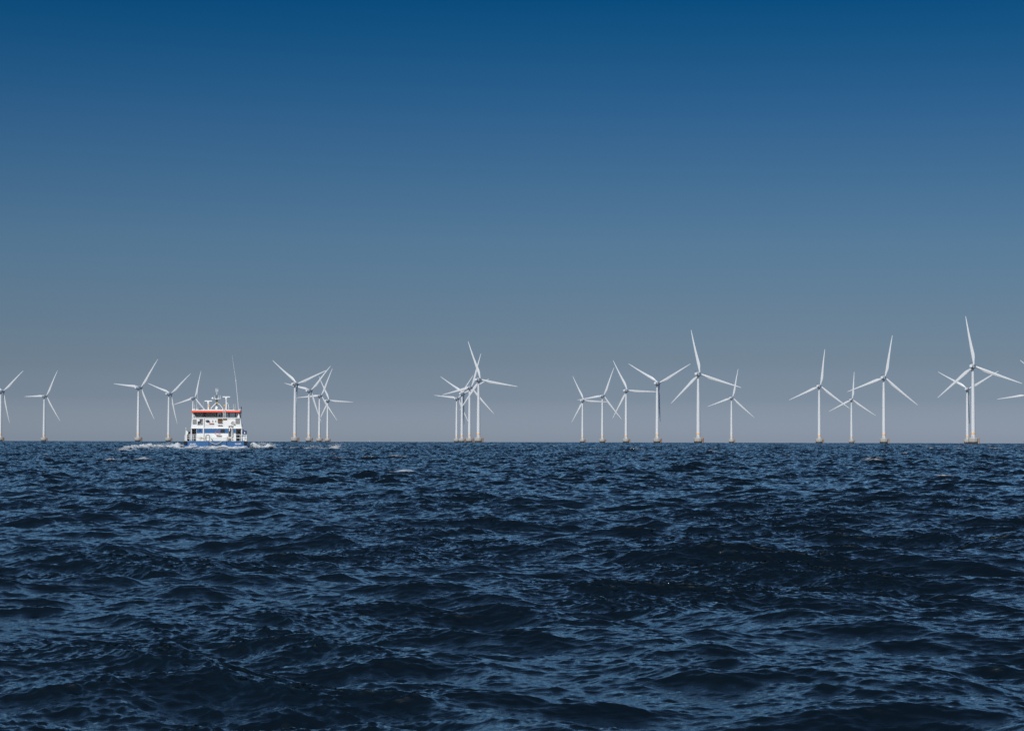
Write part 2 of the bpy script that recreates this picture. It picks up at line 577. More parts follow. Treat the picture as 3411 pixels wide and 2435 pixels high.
def make_turbine():
    t = empty('wind_turbine')
    # foundation: hexagonal concrete caisson with an ice collar that leans outwards
    MB().lathe([(3.7, -6), (3.7, .2), (4.2, 1.0), (4.7, 4.2), (4.7, 5.0), (4.5, 5.25)], 12).build('foundation', M_conc, t)
    f = t.children[0]
    MB().lathe([(3.76, -5.9), (3.76, .25), (4.26, 1.05), (4.40, 2.0)], 12, cap=False).build('waterline_band', M_algae, f)
    # boat landing on the side that faces right: fender tubes and ladder, orange
    l = MB()
    ca = R(-18) + YAW
    ux, uy = math.cos(ca), math.sin(ca)
    for s in (-1.1, 1.1):
        px, py = ux * 5.0 - uy * s, uy * 5.0 + ux * s
        l.tube([(px, py, -1.5), (px, py, 5.9)], .30, 8)
        l.tube([(px, py, 4.6), (px - ux * 1.0, py - uy * 1.0, 4.6)], .2)
        l.tube([(px, py, 1.2), (px - ux * 1.4, py - uy * 1.4, 1.2)], .2)
    for k in range(12):
        z = .3 + k * .46
        l.tube([(ux * 5.0 - uy * -.9, uy * 5.0 + ux * -.9, z), (ux * 5.0 - uy * .9, uy * 5.0 + ux * .9, z)], .09)
    l.build('boat_landing', M_orange, f)
    p = MB()
    pc = [(math.cos(2 * math.pi * k / 16) * 4.45, math.sin(2 * math.pi * k / 16) * 4.45) for k in range(17)]
    for a, b in zip(pc, pc[1:]):
        p.tube([(a[0], a[1], 5.1), (a[0], a[1], 6.35)], .06, 5)
        for z in (5.75, 6.33):
            p.tube([(a[0], a[1], z), (b[0], b[1], z)], .05, 5)
    p.build('railing', M_grey, f)
    # tower
    MB().lathe([(2.05, 5.0), (2.05, 5.4), (1.9, 5.45), (1.88, 20), (1.70, 36), (1.45, 52), (1.14, 65.5), (1.24, 66.2), (1.24, 66.9)], 32).build('tower', M_turb, t, True)
    tw = t.children[1]
    MB().lathe([(1.90, 8.4), (1.925, 8.45), (1.925, 10.6), (1.90, 10.65)], 32, cap=False).build('warning_band', M_band, tw, True)
    d = MB()
    d.box(-.45, .45, -2.1, -1.95, 5.6, 7.7, .05)
    d.build('door', M_grey, tw)
    # nacelle, tail towards -Y
    n = MB()
    prof = [(-6.6, 1.15, -1.0, 1.35), (-6.3, 1.3, -1.15, 1.5), (-3.2, 1.55, -1.5, 1.75), (-3.1, 1.75, -1.7, 1.95), (0, 1.85, -1.85, 2.0), (3.0, 1.75, -1.7, 1.85), (3.6, 1.5, -1.5, 1.6)]
    rings = []
    for y, w, z0, z1 in prof:
        c = .5
        pts = [(-w + c, z0), (w - c, z0), (w, z0 + c), (w, z1 - c), (w - c, z1), (-w + c, z1), (-w, z1 - c), (-w, z0 + c)]
        rings.append([n.bm.verts.new((x, y, z + HUB_Z)) for x, z in pts])
    for a, b in zip(rings, rings[1:]):
        for k in range(8):
            n.bm.faces.new((a[k], a[(k + 1) % 8], b[(k + 1) % 8], b[k]))
    n.bm.faces.new(list(reversed(rings[0])))
    n.bm.faces.new(rings[-1])
    nac = n.build('nacelle', M_turb, t, True)
    a = MB()
    a.tube([(-.9, -5.6, HUB_Z + 1.4), (-.9, -5.6, HUB_Z + 3.6)], .09)
    a.tube([(.5, -5.6, HUB_Z + 1.4), (.5, -5.6, HUB_Z + 3.0)], .09)
    a.box(-1.2, .8, -5.7, -5.5, HUB_Z + 2.3, HUB_Z + 2.42)
    a.ball((-.9, -5.6, HUB_Z + 3.6), .22, 1)
    a.build('wind_vane_mast', M_dark, nac)
    h = MB()
    h.lathe([(1.5, 3.55), (1.62, 3.9), (1.68, 5.2), (1.5, 6.4), (1.05, 7.2), (.4, 7.6), (.05, 7.65)], 24, z=HUB_Z + .25, axis='Y')
    h.build('rotor_hub', M_turb, t, True)
    return t


TURBINES = [  # x, y, rotor angle, label
    (-703.2, 2935, 51.5, 'wind turbine at the left edge, its rotor partly cut off by the picture'),
    (-714.2, 3258, 29.5, 'small turbine second from the left edge, one blade pointing level to the left'),
    (-476.4, 2721, 37.0, 'larger of two turbines left of the ship, one blade raised high to the right'),
    (-493.3, 3067, 50.5, 'turbine between the ship and its larger left neighbour, two blades in a V'),
    (-504.6, 3376, 16.5, 'distant turbine with its tower half hidden behind the ship wheelhouse'),
    (-256.5, 2522, 69.0, 'tallest of the four turbines right of the ship, one blade hanging along its tower'),
    (-271.7, 2857, 43.5, 'second tallest turbine of the row right of the ship, blade crossing the tall one'),
    (-286.8, 3180, 26.5, 'third turbine in the row right of the ship, level blade behind its neighbour'),
    (-305.7, 3540, 94.0, 'smallest turbine of the row right of the ship, one blade reaching level right'),
    (-86.9, 3357, 37.0, 'smallest and leftmost turbine in the tight central cluster of four'),
    (-70.4, 3009, 63.0, 'second turbine of the tight central cluster, one blade hanging in tower shadow'),
    (-53.2, 2680, 18.5, 'third turbine of the tight central cluster, just left of the tallest one'),
    (-36.5, 2333, 100.5, 'tallest and rightmost turbine in the tight central cluster of four'),
    (115.5, 3488, 94.0, 'smallest turbine at the left end of the loose row of six right of centre'),
    (133.4, 3146, 22.5, 'second turbine of the loose row right of centre, blade crossing its small left neighbour'),
    (150.2, 2807, 93.0, 'third turbine of the loose row right of centre, one blade level towards the right'),
    (167.3, 2457, 61.0, 'turbine right of centre, two blades in a wide V, third dark behind the tower'),
    (185.1, 2119, 108.5, 'tallest turbine of the loose row right of centre, upright blade leaning slightly left'),
    (334.9, 3254, 12.5, 'small turbine behind the blade tip of the tallest one right of centre'),
    (369.9, 2568, 8.0, 'middle sized turbine at the left of a group of three, one blade straight up'),
    (536.6, 3372, 5.0, 'smallest turbine between two larger ones in the right hand group of three'),
    (388.0, 2226, 11.0, 'largest turbine of the right hand group of three, blade up and leaning right'),
    (407.2, 1884, 111.0, 'biggest and nearest turbine of all, with a smaller one close behind its tower'),
    (574.9, 2694, 60.0, 'smaller turbine directly behind the biggest one, two blades in a wide V'),
    (730.8, 3028, 23.0, 'turbine at the right edge showing only a level blade and part of its base'),
    (620.4, 2463, 69.5, 'turbine outside the right edge showing only one blade tip'),
]
blade_me = blade_mesh()
proto = make_turbine()
proto.rotation_euler = (0, 0, -YAW)
GROUP_T = 'offshore wind turbines along the horizon'


def copy_part(ch, parent):
    c = ch.copy()
    C.objects.link(c)
    c.parent = parent
    return c


for i, (x, y, th, lab) in enumerate(TURBINES):
    if i == 0:
        t = proto
        base_children = list(proto.children)
    else:
        t = proto.copy()
        C.objects.link(t)
        for ch in base_children:
            c = copy_part(ch, t)
            for g in ch.children:
                copy_part(g, c)
    t.location = (x, y, -(x * x + y * y) / (2 * EARTH))
    tag(t, lab, 'wind turbine', GROUP_T)
    place_blades(t, blade_me, th)

# ------------------------------------------------------------------ the ship seen from astern
M_hull = mat('blue_hull_paint', (.040, .130, .31), .35, .5, dirt=.12, dirt_col=(.05, .12, .25), scale=.9)
M_white = mat('white_ship_paint', (.80, .79, .77), .4, .5, dirt=.10, dirt_col=(.55, .48, .40), scale=.9)
M_red = mat('orange_red_paint', (.78, .085, .028), .4, .5, dirt=.1, dirt_col=(.5, .06, .02))
M_rubber = mat('black_rubber', (.018, .018, .02), .8, .3)
M_grille = mat('grey_louvre', (.34, .34, .33), .6, .3, dirt=.3, dirt_col=(.2, .2, .2))
M_deck = mat('grey_deck', (.22, .25, .25), .8, .2, dirt=.3)
M_inside = mat('dark_interior', (.035, .038, .042), .8, .2)
M_brown = mat('brown_wood', (.20, .12, .07), .7, .3, dirt=.3)
M_tan = mat('tan_cover', (.48, .30, .14), .6, .3, dirt=.3)
M_frame = mat('dark_window_post', (.02, .022, .026), .4, .5)
M_navy = mat('navy_cover', (.012, .035, .12), .6, .3)
M_letter = mat('white_lettering', (.82, .83, .85), .5, .3)
M_rope = mat('pale_rope', (.50, .50, .46), .9, .1)
M_yellow = mat('yellow_paint', (.60, .42, .05), .5, .3)
M_person = mat('dark_jacket', (.03, .03, .04), .8, .2)

M_glass = bpy.data.materials.new('window_glass')
M_glass.use_nodes = True
_t = M_glass.node_tree
_tr = _t.nodes.new('ShaderNodeBsdfTransparent')
_tr.inputs[0].default_value = (.74, .80, .82, 1)
_gl = _t.nodes.new('ShaderNodeBsdfGlossy')
_gl.inputs['Roughness'].default_value = .04
_gl.inputs['Color'].default_value = (.8, .85, .9, 1)
_fr = _t.nodes.new('ShaderNodeFresnel')
_fr.inputs[0].default_value = 1.5
_mx = _t.nodes.new('ShaderNodeMixShader')
_t.links.new(_fr.outputs[0], _mx.inputs[0])
_t.links.new(_tr.outputs[0], _mx.inputs[1])
_t.links.new(_gl.outputs[0], _mx.inputs[2])
_t.links.new(_mx.outputs[0], _t.nodes['Material Output'].inputs[0])

ship = empty('crew_ship', BOAT, -HEAD)
tag(ship, 'white and blue catamaran crew ship with orange roof edge, seen from astern heading away', 'ship')

# twin hull with tunnel, bows tapering ahead
sec = [(-5.55, -.9), (-2.0, -.9), (-1.35, .35), (-.75, .80), (.1, .92), (1.0, .80), (1.75, .35), (2.3, -.9), (5.45, -.9), (5.55, .2), (5.55, 1.39), (-5.55, 1.39), (-5.62, .2)]
hull = MB()
hull.prism(sec, 0, 17)
hull.prism(sec, 17.004, 26, taper=lambda x, z: ((x - math.copysign(3.4, x)) * .25 + math.copysign(3.4, x) if abs(x) > 2 else x * .9, z + .9))
hull_o = hull.build('hull', M_hull, ship)
for x in (-1.22, 1.9):
    MB().box(x - .06, x + .06, -.05, .03, .45, 1.37).build('rubbing_strip', M_navy, hull_o)
for a, b in ((-5.66, -5.08), (4.96, 5.60)):
    MB().box(a, b, -.30, .5, .82, 1.37, .08).build('corner_fender', M_rubber, ship)
MB().box(-5.66, 5.60, -.06, 17, 1.392, 1.45).build('main_deck', M_deck, ship)


def lettering(txt, x, z, size, sx=1.0):
    cu = bpy.data.curves.new('name_lettering', 'FONT')
    cu.body = txt
    cu.size = size
    cu.align_x = 'CENTER'
    cu.extrude = .008
    cu.offset = .006
    cu.materials.append(M_letter)
    tmp = bpy.data.objects.new('text', cu)
    C.objects.link(tmp)
    bpy.context.view_layer.update()
    me = bpy.data.meshes.new_from_object(tmp.evaluated_get(bpy.context.evaluated_depsgraph_get()))
    bpy.data.objects.remove(tmp)
    bpy.data.curves.remove(cu)
    o = bpy.data.objects.new('name_lettering', me)
    C.objects.link(o)
    o.parent = hull_o
    o.location = (x, -.035, z)
    o.rotation_euler = (R(90), 0, 0)
    o.scale = (sx, 1, 1)


lettering('SOUND', -4.03, .80, .31, 1.0)
lettering('ENTERPRISE', -4.0, .47, .31, .92)
lettering('MALMÖ', 3.95, .83, .31, 1.0)

# mooring rope hanging in an arc over the tunnel
pts = [(-1.15 + 2.3 * i / 14, -.12, 1.42 - .52 * math.sin(math.pi * i / 14)) for i in range(15)]
MB().tube(pts, .055).build('mooring_rope', M_rope, ship)

# lower deckhouse, its passages either side open aft
h = MB()
h.box(-3.50, 2.20, 3.0, 17.0, 1.45, 3.66)
h.box(2.20, 3.11, 4.2, 17.0, 1.45, 3.66)
h.box(3.11, 3.53, 3.0, 17.0, 1.45, 3.66)
h.box(-4.46, -4.32, 3.0, 17.0, 1.45, 3.66)
h.box(4.44, 4.58, 3.0, 17.0, 1.45, 3.66)
h.box(-4.32, -3.50, 7.0, 7.1, 1.45, 3.66)
h.box(3.53, 4.44, 7.0, 7.1, 1.45, 3.66)
dh = h.build('deckhouse', M_white, ship)
st = MB()
for a, b in ((-3.46, -2.33), (-2.06, 2.17), (3.13, 3.50)):
    st.box(a, b, 2.975, 2.997, 2.83, 3.57)
st.build('blue_stripe', M_hull, dh)
w = MB()
w.box(.80, 1.55, 2.95, 2.973, 2.86, 3.54)
w.build('window', M_inside, dh)
w = MB()
w.box(-3.06, -2.70, 2.95, 2.973, 3.22, 3.50, .04)
w.build('deck_lamp', M_dark, dh)
w = MB()
w.box(.05, .98, 2.78, 2.996, 2.30, 2.42)
w.build('wooden_plank', M_brown, dh)
r_ = MB()
r_.tube([(-.27, 2.93, 2.83), (.08, 2.93, 3.25), (.72, 2.93, 3.1)], .03)
r_.tube([(-.27, 2.93, 2.75), (.1, 2.93, 2.55), (.8, 2.93, 2.7)], .03)
r_.build('red_hose', M_red, dh)
MB().box(-3.48, 2.15, 2.96, 2.99, 2.04, 2.07).build('wall_trim', M_grille, dh)

# upper deck and its aft wall
u = MB()
u.box(-4.52, 4.64, 2.85, 17.0, 3.662, 3.80)
u.build('upper_deck', M_white, ship)
u = MB()
u.frustum((-4.44, -3.34, 3.0, 3.2), (-4.30, -3.34, 3.0, 3.2), 3.80, 5.50)
u.box(-3.34, -2.24, 3.0, 3.2, 3.80, 4.27)
u.box(-3.34, -2.95, 3.0, 3.2, 4.95, 5.50)
u.box(-2.24, 2.20, 3.0, 3.2, 3.80, 5.50)
u.frustum((3.11, 4.56, 3.0, 3.2), (3.11, 4.30, 3.0, 3.2), 3.80, 5.50)
u.frustum((2.20, 3.11, 3.0, 3.2), (2.20, 3.11, 3.0, 3.2), 4.55, 5.50)
u.frustum((-4.44, -4.34, 3.202, 17.0), (-4.30, -4.20, 3.202, 17.0), 3.80, 5.50)
u.frustum((4.46, 4.56, 3.202, 17.0), (4.20, 4.30, 3.202, 17.0), 3.80, 5.50)
u.box(-4.30, 4.30, 5.0, 5.1, 3.80, 5.44)
u.build('upper_wall', M_white, ship)
uw = ship.children[-1]
for x0, x1, z0, z1 in ((-4.20, -3.50, 4.46, 5.30), (3.42, 4.20, 4.54, 5.42)):
    g = MB()
    g.box(x0, x1, 2.93, 2.998, z0, z1)
    nl = 9
    for k in range(nl):
        z = z0 + (k + .5) * (z1 - z0) / nl
        g.box(x0 + .03, x1 - .03, 2.89, 2.928, z - .03, z + .03)
    g.build('louvre_grille', M_grille, uw)
g = MB()
g.box(-3.30, -2.28, 3.6, 3.7, 4.27, 5.45)
for x in (-3.05, -2.75, -2.5):
    g.box(x - .05, x + .05, 3.45, 3.6, 4.27, 5.45)
g.build('recessed_locker', M_grille, uw)
g = MB()
g.tube([(-2.24, 2.9, 1.45), (-2.24, 2.9, 5.45)], .12, 8)
g.build('vent_pipe', M_white, ship)
g = MB()
for z in (4.27, 4.75, 5.25):
    g.box(.27, 1.10, 2.70, 2.998, z - .03, z + .02)
g.box(.27, 1.10, 2.95, 2.998, 4.76, 5.44)
g.build('wooden_shelf', M_brown, uw)
MB().box(1.20, 1.93, 2.93, 2.998, 5.18, 5.46).build('wooden_locker', M_brown, uw)
MB().ball((-1.55, 2.75, 5.03), .32, 2, (1.2, .5, .55)).build('dark_bag', M_dark, uw)
g = MB()
g.box(-1.25, -.42, 2.8, 2.998, 4.50, 4.64)
g.build('red_box', mat('faded_red', (.45, .16, .12), .6, .3), uw)
g = MB()
for x in (-.62, -.10):
    g.box(x - .06, x + .06, 2.9, 2.998, 4.85, 5.10)
g.build('deck_light', M_dark, uw)
g = MB()
for z in (3.98, 4.28):
    g.box(-2.0, -.3, 2.975, 2.998, z - .012, z + .012)
g.build('wall_seam', M_grille, uw)

# covered stair and hoop on the starboard side
g = MB()
for k in range(7):
    g.box(2.25, 3.06, 2.9 + .18 * k, 3.08 + .18 * k, 1.6 + .32 * k, 1.66 + .32 * k)
g.build('stair', M_deck, ship)
g = MB()
arc = [(2.78, 2.85, 1.5), (2.85, 2.85, 3.3), (2.8, 2.85, 3.75), (2.62, 2.85, 3.95), (2.42, 2.85, 3.7), (2.38, 2.85, 3.2)]
g.tube(arc, .09, 8)
g.build('stair_hoop', M_white, ship)
g = MB()
n = 9
for k in range(n):
    a = math.pi / 2 * k / (n - 1)
    g.box(2.72, 2.72 + .65 * math.cos(a) + .02, 2.8, 2.99, 4.33 + .6 * k / n, 4.33 + .6 * (k + 1) / n - .004)
g.build('folded_canopy', mat('beige_canvas', (.42, .38, .33), .8, .2), ship)
g = MB()
g.tube([(2.6, 2.8, 4.2), (2.62, 2.8, 4.8), (2.9, 2.8, 5.05), (3.2, 2.8, 4.9)], .06)
g.build('davit', M_white, ship)


# rails ------------------------------------------------------------
def rail(pts, z0, heights, name, r=.035, post=True):
    g = MB()
    for hgt in heights:
        g.tube([(x, y, z0 + hgt) for x, y in pts], r)
    if post:
        for x, y in pts:
            g.tube([(x, y, z0), (x, y, z0 + heights[-1])], r)
    return g.build(name, M_white, ship)


rail([(-5.2, .1), (-4.55, .1), (-4.0, .1), (-3.45, .1)], 1.45, (.42, .78, 1.12), 'stern_rail', .045)
rail([(3.55, .1), (4.3, .1), (5.0, .1), (5.42, .1)], 1.45, (.55, 1.12), 'stern_rail', .045)
rail([(-4.3 + 8.6 * k / 12, 2.9) for k in range(13)], 5.5, (.06, .1), 'upper_rail', .05, False)
rail([(-5.45, .2), (-5.42, 5), (-5.42, 11), (-5.42, 17)], 1.45, (.5, 1.0), 'side_rail', .04)
rail([(5.45, .2), (5.42, 5), (5.42, 11), (5.42, 17)], 1.45, (.5, 1.0), 'side_rail', .04)
g = MB()
g.prism([(-5.45, 1.45), (-5.15, 1.45), (-5.12, 2.4), (-4.85, 3.0), (-5.28, 3.32), (-5.36, 2.4)], .3, .4)
g.build('bulwark_plate', M_white, ship)
g = MB()
g.prism([(5.18, 1.45), (5.47, 1.45), (5.5, 2.5), (5.3, 2.62)], .3, .4)
g.build('bulwark_plate', M_white, ship)
g = MB()
for z in (1.75, 2.15, 2.55, 2.88):
    g.lathe([(.05, -.4), (.27, -.3), (.30, 0), (.27, .3), (.05, .4)], 10, cx=-4.83, cy=1.3, z=z, axis='Y')
g.build('tyre_fender', M_rubber, ship)
g = MB()
g.tube([(-5.3, .6, 3.2), (-5.3, .6, 3.7)], .03)
g.ball((-5.3, .6, 3.75), .09, 1)
g.build('stern_light', M_white, ship)
# navy covered raft and locker to starboard
g = MB()
g.box(4.72, 5.45, 1.6, 2.6, 2.62, 3.28, .1)
g.build('life_raft', M_navy, ship)
MB().box(5.0, 5.17, 1.58, 1.598, 2.78, 3.05, 0).build('white_mark', M_letter, ship.children[-1])
g = MB()
g.box(4.75, 5.15, 1.6, 2.2, 1.45, 2.2, .08)
g.build('white_locker', M_white, ship)
g = MB()
g.ball((4.85, 1.9, 3.42), .14, 1)
g.build('deck_lamp', M_dark, ship)


# deck gear ---------------------------------------------------------
def winch(x):
    g = MB()
    g.lathe([(.34, -.42), (.34, -.36), (.2, -.34), (.2, .34), (.34, .36), (.34, .42)], 14, cx=0, cy=0, z=0, axis='Y')
    bmesh.ops.rotate(g.bm, verts=g.bm.verts[:], cent=(0, 0, 0), matrix=Matrix.Rotation(R(90), 3, 'Z'))
    bmesh.ops.translate(g.bm, verts=g.bm.verts[:], vec=(x, 1.5, 1.98))
    g.box(x - .45, x - .36, 1.2, 1.8, 1.45, 2.2)
    g.box(x + .36, x + .45, 1.2, 1.8, 1.45, 2.2)
    g.box(x - .7, x - .46, 1.35, 1.65, 1.7, 1.98)
    return g.build('winch', mat('winch_paint', (.62, .58, .52), .6, .3, dirt=.4), ship)


winch(-2.3)
winch(2.4)
g = MB()
for (x0, x1, z0, z1) in ((-1.8, -1.15, 1.46, 2.55), (-1.7, -1.05, 1.46, 2.45)):
    lp = []
    for k in range(17):
        a = 2 * math.pi * k / 16
        lp.append(((x0 + x1) / 2 + (x1 - x0) / 2 * math.copysign(abs(math.cos(a)) ** .5, math.cos(a)), 1.2, (z0 + z1) / 2 + (z1 - z0) / 2 * math.copysign(abs(math.sin(a)) ** .5, math.sin(a))))
    g.tube(lp, .05)
g.build('towing_frame', M_grille, ship)
g = MB()
g.box(-.9, 1.9, 2.2, 2.9, 1.45, 2.0, .05)
g.build('deck_chest', M_white, ship)
MB().box(-.86, 1.86, 2.17, 2.198, 1.72, 1.75).build('chest_lid_seam', M_grille, ship.children[-1])

# wheelhouse with see-through windows -------------------------------
wh = MB()
wh.box(-4.2, 4.2, 6.0, 13.0, 5.44, 5.56)
wh.frustum((-4.2, 4.2, 6.0, 6.12), (-4.2, 4.2, 6.0, 6.12), 5.56, 5.62)
wh.box(-4.28, -4.2, 6.0, 13, 5.0, 6.56)
wheel = wh.build('wheelhouse', M_white, ship)
posts = [-4.12, -2.18, -1.94, -.02, .96, 2.22, 3.38, 4.14]
wd = [.10, .20, .07, .17, .20, .14, .16, .10]
for x, w_ in zip(posts, wd):
    g = MB()
    g.box(x - w_ / 2, x + w_ / 2, 6.0, 6.14, 5.62, 6.55)
    if x > .5 or x < -4 or abs(x + .02) < .1:
        g.box(x - w_ / 2, x + w_ / 2, 12.8, 12.94, 5.56, 6.55)
    g.build('window_post', M_frame, wheel)
for a, b in zip(posts, posts[1:]):
    if b - a < .5:
        continue
    MB().box(a + .06, b - .06, 6.05, 6.07, 5.63, 6.54).build('window', M_glass, wheel)
    if a > -.3:
        MB().box(a + .06, b - .06, 12.86, 12.88, 5.63, 6.54).build('window', M_glass, wheel)
# what shows through the port side windows: bulkhead and lockers inside
g = MB()
g.box(-4.1, -.15, 7.0, 7.1, 5.56, 6.55)
for x in (-3.7, -2.9, -2.6, -1.2, -.7):
    g.box(x, x + .35, 6.7, 6.998, 5.56, 6.1 + .3 * ((x * 7.3) % 1))
g.build('inner_bulkhead', mat('inner_panel', (.62, .63, .64), .6, .3, dirt=.5, dirt_col=(.12, .12, .13), scale=2), wheel)
g = MB()
g.box(.25, .75, 8.0, 8.5, 5.56, 5.85, .04)
g.box(.36, .72, 8.4, 8.55, 5.80, 6.25, .05)
g.ball((.62, 8.4, 6.25), .12, 2)
g.build('helm_seat', M_person, wheel)
g = MB()
g.box(-.1, 4.0, 11.6, 12.4, 5.56, 5.72, .03)
g.build('console', M_inside, wheel)
g = MB()
g.tube([(-4.1, 5.6, 5.6), (-4.15, 5.6, 6.9)], .06)
g.tube([(-4.1, 5.6, 6.35), (-3.72, 5.6, 5.6)], .05)
g.build('corner_strut', M_white, wheel)
g = MB()
g.box(3.78, 4.16, 5.2, 5.6, 5.52, 6.0, .06)
g.box(3.9, 4.1, 5.3, 5.5, 6.0, 6.25, .04)
g.build('antenna_base', M_white, ship)
# roof
rf = MB()
rf.box(-4.50, 4.33, 5.0, 14.0, 6.56, 6.89, .06)
roof = rf.build('roof_edge', M_red, ship)
g = MB()
nx = 16
top = [(-4.42 + 8.66 * k / nx, 6.892 + .23 * math.sin(math.pi * k / nx) ** .6) for k in range(nx + 1)]
g.prism([(-4.42, 6.80)] + top + [(4.24, 6.80)], 5.08, 13.9)
g.build('roof_top', M_white, roof)
# ladder up to the roof
g = MB()
for x in (1.20, 1.60):
    g.tube([(x, 4.9, 5.5), (x, 4.9, 7.05), (x, 5.3, 7.25)], .035)
for k in range(7):
    g.tube([(1.20, 4.9, 5.6 + .24 * k), (1.60, 4.9, 5.6 + .24 * k)], .03)
g.build('roof_ladder', M_white, ship)


def radar(x, y, z, post):
    g = MB()
    g.lathe([(.17, 7.0), (.11, 7.2), (.10, z - .55)], 12, cx=x, cy=y)
    o = g.build('radar_post', M_white, ship, True)
    g = MB()
    g.lathe([(.10, z - .55), (.16, z - .45), (.20, z - .38), (.20, z - .12), (.12, z - .08)], 14, cx=x, cy=y)
    g.box(x - .68, x + .68, y - .11, y + .11, z - .08, z + .10, .05)
    g.build('radar_scanner', M_white, o)


radar(-1.50, 7.5, 8.67, 0)
radar(1.72, 7.5, 9.43, 0)
g = MB()
g.tube([(1.72, 7.5, 8.4), (2.0, 7.5, 8.25), (2.12, 7.5, 7.9), (2.22, 7.5, 7.05)], .045)
g.build('radar_stay', M_white, ship)
# tripod mast
g = MB()
g.tube([(-1.02, 8, 7.0), (-1.0, 8, 7.4), (-.15, 8, 8.3), (0, 8, 8.4)], .075)
g.tube([(1.10, 8, 7.0), (1.08, 8, 7.35), (.6, 8, 8.0), (0, 8, 8.4)], .06)
g.tube([(0, 10, 7.0), (0, 8.1, 8.4)], .06)
mast = g.build('mast', M_white, ship)
g = MB()
g.tube([(0, 8, 7.7), (0, 8, 9.75)], .07)
g.box(-.16, .16, 7.85, 8.15, 8.50, 8.68, .03)
g.box(-.24, .24, 7.9, 8.1, 8.80, 8.92, .03)
g.box(-.2, -.08, 7.9, 8.05, 8.65, 8.85)
g.box(.1, .24, 7.9, 8.05, 8.66, 8.86)
g.box(-.10, .10, 7.9, 8.1, 9.66, 9.78)
g.build('mast_lanterns', M_dark, mast)
g = MB()
g.box(-.19, .19, 7.82, 7.84, 8.26, 8.46, .0)
g.build('yellow_bracket', M_yellow, mast)
g = MB()
g.tube([(-.72, 8, 9.15), (.72, 8, 9.15)], .045)
for x, z0, z1 in ((-.42, 9.1, 9.65), (.28, 9.1, 9.7), (.62, 9.1, 9.72), (0, 9.1, 9.5)):
    g.tube([(x, 8, z0), (x, 8, z1)], .035)
g.lathe([(.05, 9.05), (.2, 9.1), (.12, 9.35), (.03, 9.4)], 10, cx=-.75, cy=8)
g.box(-.3, .3, 7.95, 8.05, 9.0, 9.09)
g.tube([(0, 8, 9.75), (0, 8, 10.65)], .045)
for x in (-.2, 0, .2):
    g.tube([(x, 8, 10.35 if x else 10.6), (x, 8, 11.0)], .03)
g.tube([(-.2, 8, 10.6), (.2, 8, 10.6)], .03)
g.build('crosstree', M_white, mast)
g = MB()
g.ball((-.02, 6.6, 7.3), .28, 2, (1, 1, .8))
g.lathe([(.12, 7.4), (.14, 7.7), (.04, 7.8)], 10, cx=-.05, cy=6.6)
g.box(.05, .22, 6.5, 6.7, 7.4, 7.62, .03)
g.build('satellite_dome', M_white, ship, True)
for x, z in ((-1.30, 7.80), (1.42, 7.84)):
    g = MB()
    g.lathe([(.08, 7.0), (.08, z - .25)], 8, cx=x, cy=6.2)
    g.lathe([(.05, -.22), (.19, -.18), (.22, 0), (.17, .17), (.05, .2)], 14, cx=x, cy=6.2, z=z, axis='Y')
    g.build('searchlight', M_tan, ship, True)
for x, z1, y in ((-3.95, 8.2, 7), (-3.62, 12.3, 7), (-3.34, 7.6, 6), (-2.45, 8.5, 9), (2.54, 8.5, 9), (3.0, 8.5, 9), (3.32, 8.2, 7)):
    g = MB()
    g.tube([(x, y, 6.9), (x + (.27 if z1 > 10 else 0), y, z1)], .028, 5, .014)
    g.lathe([(.07, 6.9), (.07, 7.3)], 8, cx=x, cy=y)
    g.build('aerial', M_white, ship)
for x in (-4.2, 4.22):
    g = MB()
    g.box(x - .11, x + .11, 6.0, 6.3, 6.9, 7.25, .04)
    g.build('navigation_light', M_white, ship)
for x in (-3.1, -2.85, 3.15, 3.4):
    g = MB()
    g.box(x - .07, x + .07, 6.0, 6.2, 6.9, 7.26, .03)
    g.build('roof_lamp', M_dark, ship)
g = MB()
g.tube([(4.02, 5.4, 6.2), (3.85, 5.4, 8.2), (3.44, 5.4, 12.3)], .048, 6, .036)
g.tube([(3.44, 5.4, 12.25), (3.44, 5.4, 12.45)], .09)
g.tube([(3.44, 5.4, 12.4), (2.72, 5.4, 16.9)], .026, 6, .012)
g.build('whip_antenna', M_white, ship)
g = MB()
g.box(4.36, 4.48, 5.6, 5.9, 6.4, 7.0)
g.tube([(4.4, 5.7, 6.9), (4.42, 5.7, 7.7)], .03)
g.box(4.36, 4.52, 5.7, 5.73, 7.2, 7.6)
g.build('wing_lamp', M_frame, ship)
g = MB()
g.prism([(4.24, 5.5), (4.42, 5.5), (4.42, 6.9), (4.34, 6.9)], 6.0, 6.2)
g.prism([(4.58, 4.1), (4.68, 4.1), (4.66, 4.5), (4.60, 4.5)], 3.0, 3.3)
g.build('side_fairing', M_frame, ship)

# ------------------------------------------------------------------ churned white water round the ship
M_foam = bpy.data.materials.new('white_foam')
M_foam.use_nodes = True
_t = M_foam.node_tree
_b = _t.nodes['Principled BSDF']
_b.inputs['Base Color'].default_value = (.56, .58, .59, 1)
_b.inputs['Roughness'].default_value = .85
_b.inputs['Specular IOR Level'].default_value = .2
_geo = _t.nodes.new('ShaderNodeNewGeometry')
_n = _t.nodes.new('ShaderNodeTexNoise')
_n.inputs['Scale'].default_value = 4.4
_n.inputs['Detail'].default_value = 8
_n.inputs['Roughness'].default_value = .75
_a = _t.nodes.new('ShaderNodeAttribute')
_a.attribute_name = 'cover'
_ad = _t.nodes.new('ShaderNodeMath')
_ad.operation = 'ADD'
_r = _t.nodes.new('ShaderNodeMapRange')
_r.inputs['From Min'].default_value = .82
_r.inputs['From Max'].default_value = 1.08
_t.links.new(_geo.outputs['Position'], _n.inputs[0])
_t.links.new(_n.outputs[0], _ad.inputs[0])
